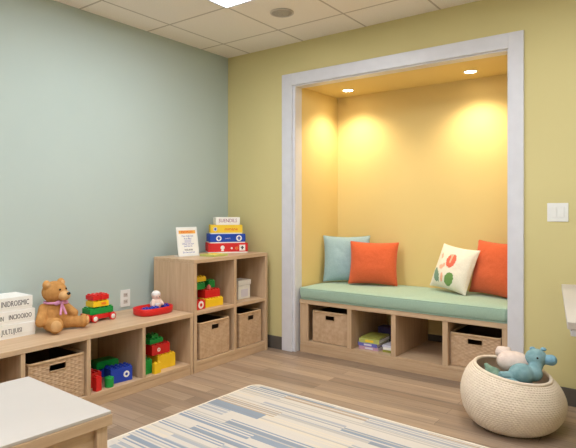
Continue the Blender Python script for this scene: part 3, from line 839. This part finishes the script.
for k, p in enumerate(sp_):
    q0 = sp_[max(k-1, 0)]; q1 = sp_[min(k+1, len(sp_)-1)]; tg = (q1-q0).normalized(); nr = Vector((tg.y, -tg.x))
    rowf = k/170*rows; ri = int(rowf); fr_ = rowf-ri; hp = math.sin(PI*fr_)**.7 if fr_ > 0 else 0
    ring_ = []
    for i in range(NU):
        a = 2*PI*i/NU; st = abs(math.sin(a*stitches/2 + (PI/2 if ri % 2 else 0)))
        d = .0065*(hp*(.35+.65*st) - .5) if k > 12 else 0
        r_ = max(.001, p.x + nr.x*d); z_ = max(0.0008, p.y + nr.y*d)
        dx, dy = r_*math.cos(a), r_*math.sin(a)
        ring_.append(bm.verts.new((dx, dy, max(.0008, z_ + tiltz(dx, dy, z_)))))
    grid.append(ring_)
for a_, b_ in zip(grid, grid[1:]):
    for i in range(NU): bm.faces.new((a_[i], a_[(i+1) % NU], b_[(i+1) % NU], b_[i]))
bm.faces.new(list(reversed(grid[0])))
t = thing('round_basket', 'large round cream knitted basket holding soft toys by the yellow wall', 'basket', (BX, BY, 0))
obj('knitted_body', bm, 'knit', t, True)
bm = bmesh.new()
inner = [(.205, .318), (.222, .29), (.255, .25), (.272, .20), (.268, .15), (.245, .10), (.2, .06), (.12, .04), (.01, .036)]
gr = []
for r_, z_ in inner:
    r_ *= .965
    gr.append([bm.verts.new((r_*math.cos(2*PI*i/64), r_*math.sin(2*PI*i/64), z_ + tiltz(r_*math.cos(2*PI*i/64), r_*math.sin(2*PI*i/64), z_))) for i in range(64)])
for a_, b_ in zip(gr, gr[1:]):
    for i in range(64): bm.faces.new((a_[i], a_[(i+1) % 64], b_[(i+1) % 64], b_[i]))
bm.faces.new(gr[-1]); obj('inside', bm, 'knit', t, True)
pts = []
for i in range(96):
    a = 2*PI*i/96; dx, dy = .203*math.cos(a), .203*math.sin(a); pts.append((dx, dy, .323 + tiltz(dx, dy, .323)))
obj('rolled_rim', add_tube(bmesh.new(), pts, .0105, 10, True), 'knit', t, True)

# soft toys : positions given in world space
t = thing('plush_toy', 'pale pink soft toy lying at the back of the round basket', 'soft toy', (0, 0, 0))
bm = bmesh.new(); add_ell(bm, (2.728, -.490, .350), (.100, .072, .064), (0, D_(8), D_(32))); add_ell(bm, (2.655, -.445, .385), (.046, .042, .038))
add_ell(bm, (2.632, -.440, .402), (.018, .02, .018)); add_ell(bm, (2.676, -.430, .405), (.020, .022, .016))
add_ell(bm, (2.73, -.48, .27), (.06, .06, .06))
fused('body', bm, 'plush_pink', t, .005, 3)
obj('eye', add_ell(bmesh.new(), (2.668, -.487, .390), (.004, .004, .004)), 'black', t, True)
t = thing('plush_toy', 'teal soft toy dog with a blue muzzle on top of the round basket', 'soft toy', (0, 0, 0))
bm = bmesh.new()
add_ell(bm, (2.845, -.475, .392), (.060, .058, .052))
add_ell(bm, (2.790, -.580, .318), (.070, .060, .056), (0, 0, D_(30)))
add_ell(bm, (2.845, -.540, .318), (.048, .045, .044))
add_limb(bm, (2.855, -.49, .37), (2.84, -.54, .32), .036, .04)
add_limb(bm, (2.76, -.600, .30), (2.700, -.640, .305), .030, .024)
add_limb(bm, (2.80, -.55, .29), (2.80, -.52, .22), .04, .04)
fused('body', bm, 'plush_teal', t, .005, 3)
for ex, ey in ((2.818, -.440), (2.872, -.420)): obj('ear', add_ell(bmesh.new(), (ex, ey, .434), (.016, .020, .010), (0, 0, D_(30))), 'plush_blue', t, True)
bm = bmesh.new(); add_limb(bm, (2.882, -.480, .390), (2.922, -.462, .388), .026, .031); fused('muzzle', bm, 'plush_blue', t, .005, 3)
obj('eye', add_ell(bmesh.new(), (2.862, -.527, .404), (.006, .006, .006)), 'black', t, True)
t = thing('plush_toy', 'grey green soft toy tucked at the left rim of the round basket', 'soft toy', (0, 0, 0))
bm = bmesh.new(); add_ell(bm, (2.635, -.595, .290), (.050, .045, .042)); add_limb(bm, (2.615, -.585, .315), (2.59, -.56, .325), .020, .015); add_limb(bm, (2.64, -.61, .30), (2.68, -.645, .30), .022, .018)
fused('body', bm, 'plush_green', t, .005, 3)
t = thing('plush_toy', 'light teal soft toy half buried at the front of the round basket', 'soft toy', (0, 0, 0))
bm = bmesh.new(); add_ell(bm, (2.745, -.64, .255), (.060, .05, .045)); add_ell(bm, (2.88, -.63, .245), (.045, .045, .045)); add_limb(bm, (2.76, -.64, .25), (2.87, -.63, .24), .035, .035)
fused('body', bm, 'plush_teal', t, .005, 3)

# ------------------------------------------------------------ camera, world, view
f = 535.0
yaw = math.radians(36.577487)
cam = bpy.data.cameras.new('camera'); co = bpy.data.objects.new('camera', cam); COL.objects.link(co)
cam.sensor_width = 36; cam.lens = f*36/576; cam.shift_y = -(224-210)/576
cam.clip_start = .01
co.location = (3.53044, -3.78905, 1.24); co.rotation_euler = (PI/2, 0, yaw)
sc.camera = co
w = bpy.data.worlds.new('world'); sc.world = w; w.use_nodes = True
w.node_tree.nodes['Background'].inputs[0].default_value = (.55, .62, .7, 1); w.node_tree.nodes['Background'].inputs[1].default_value = .3
sc.view_settings.view_transform = 'Standard'; sc.view_settings.look = 'None'; sc.view_settings.gamma = 1; sc.view_settings.use_curve_mapping = False
sc.view_settings.exposure = .16
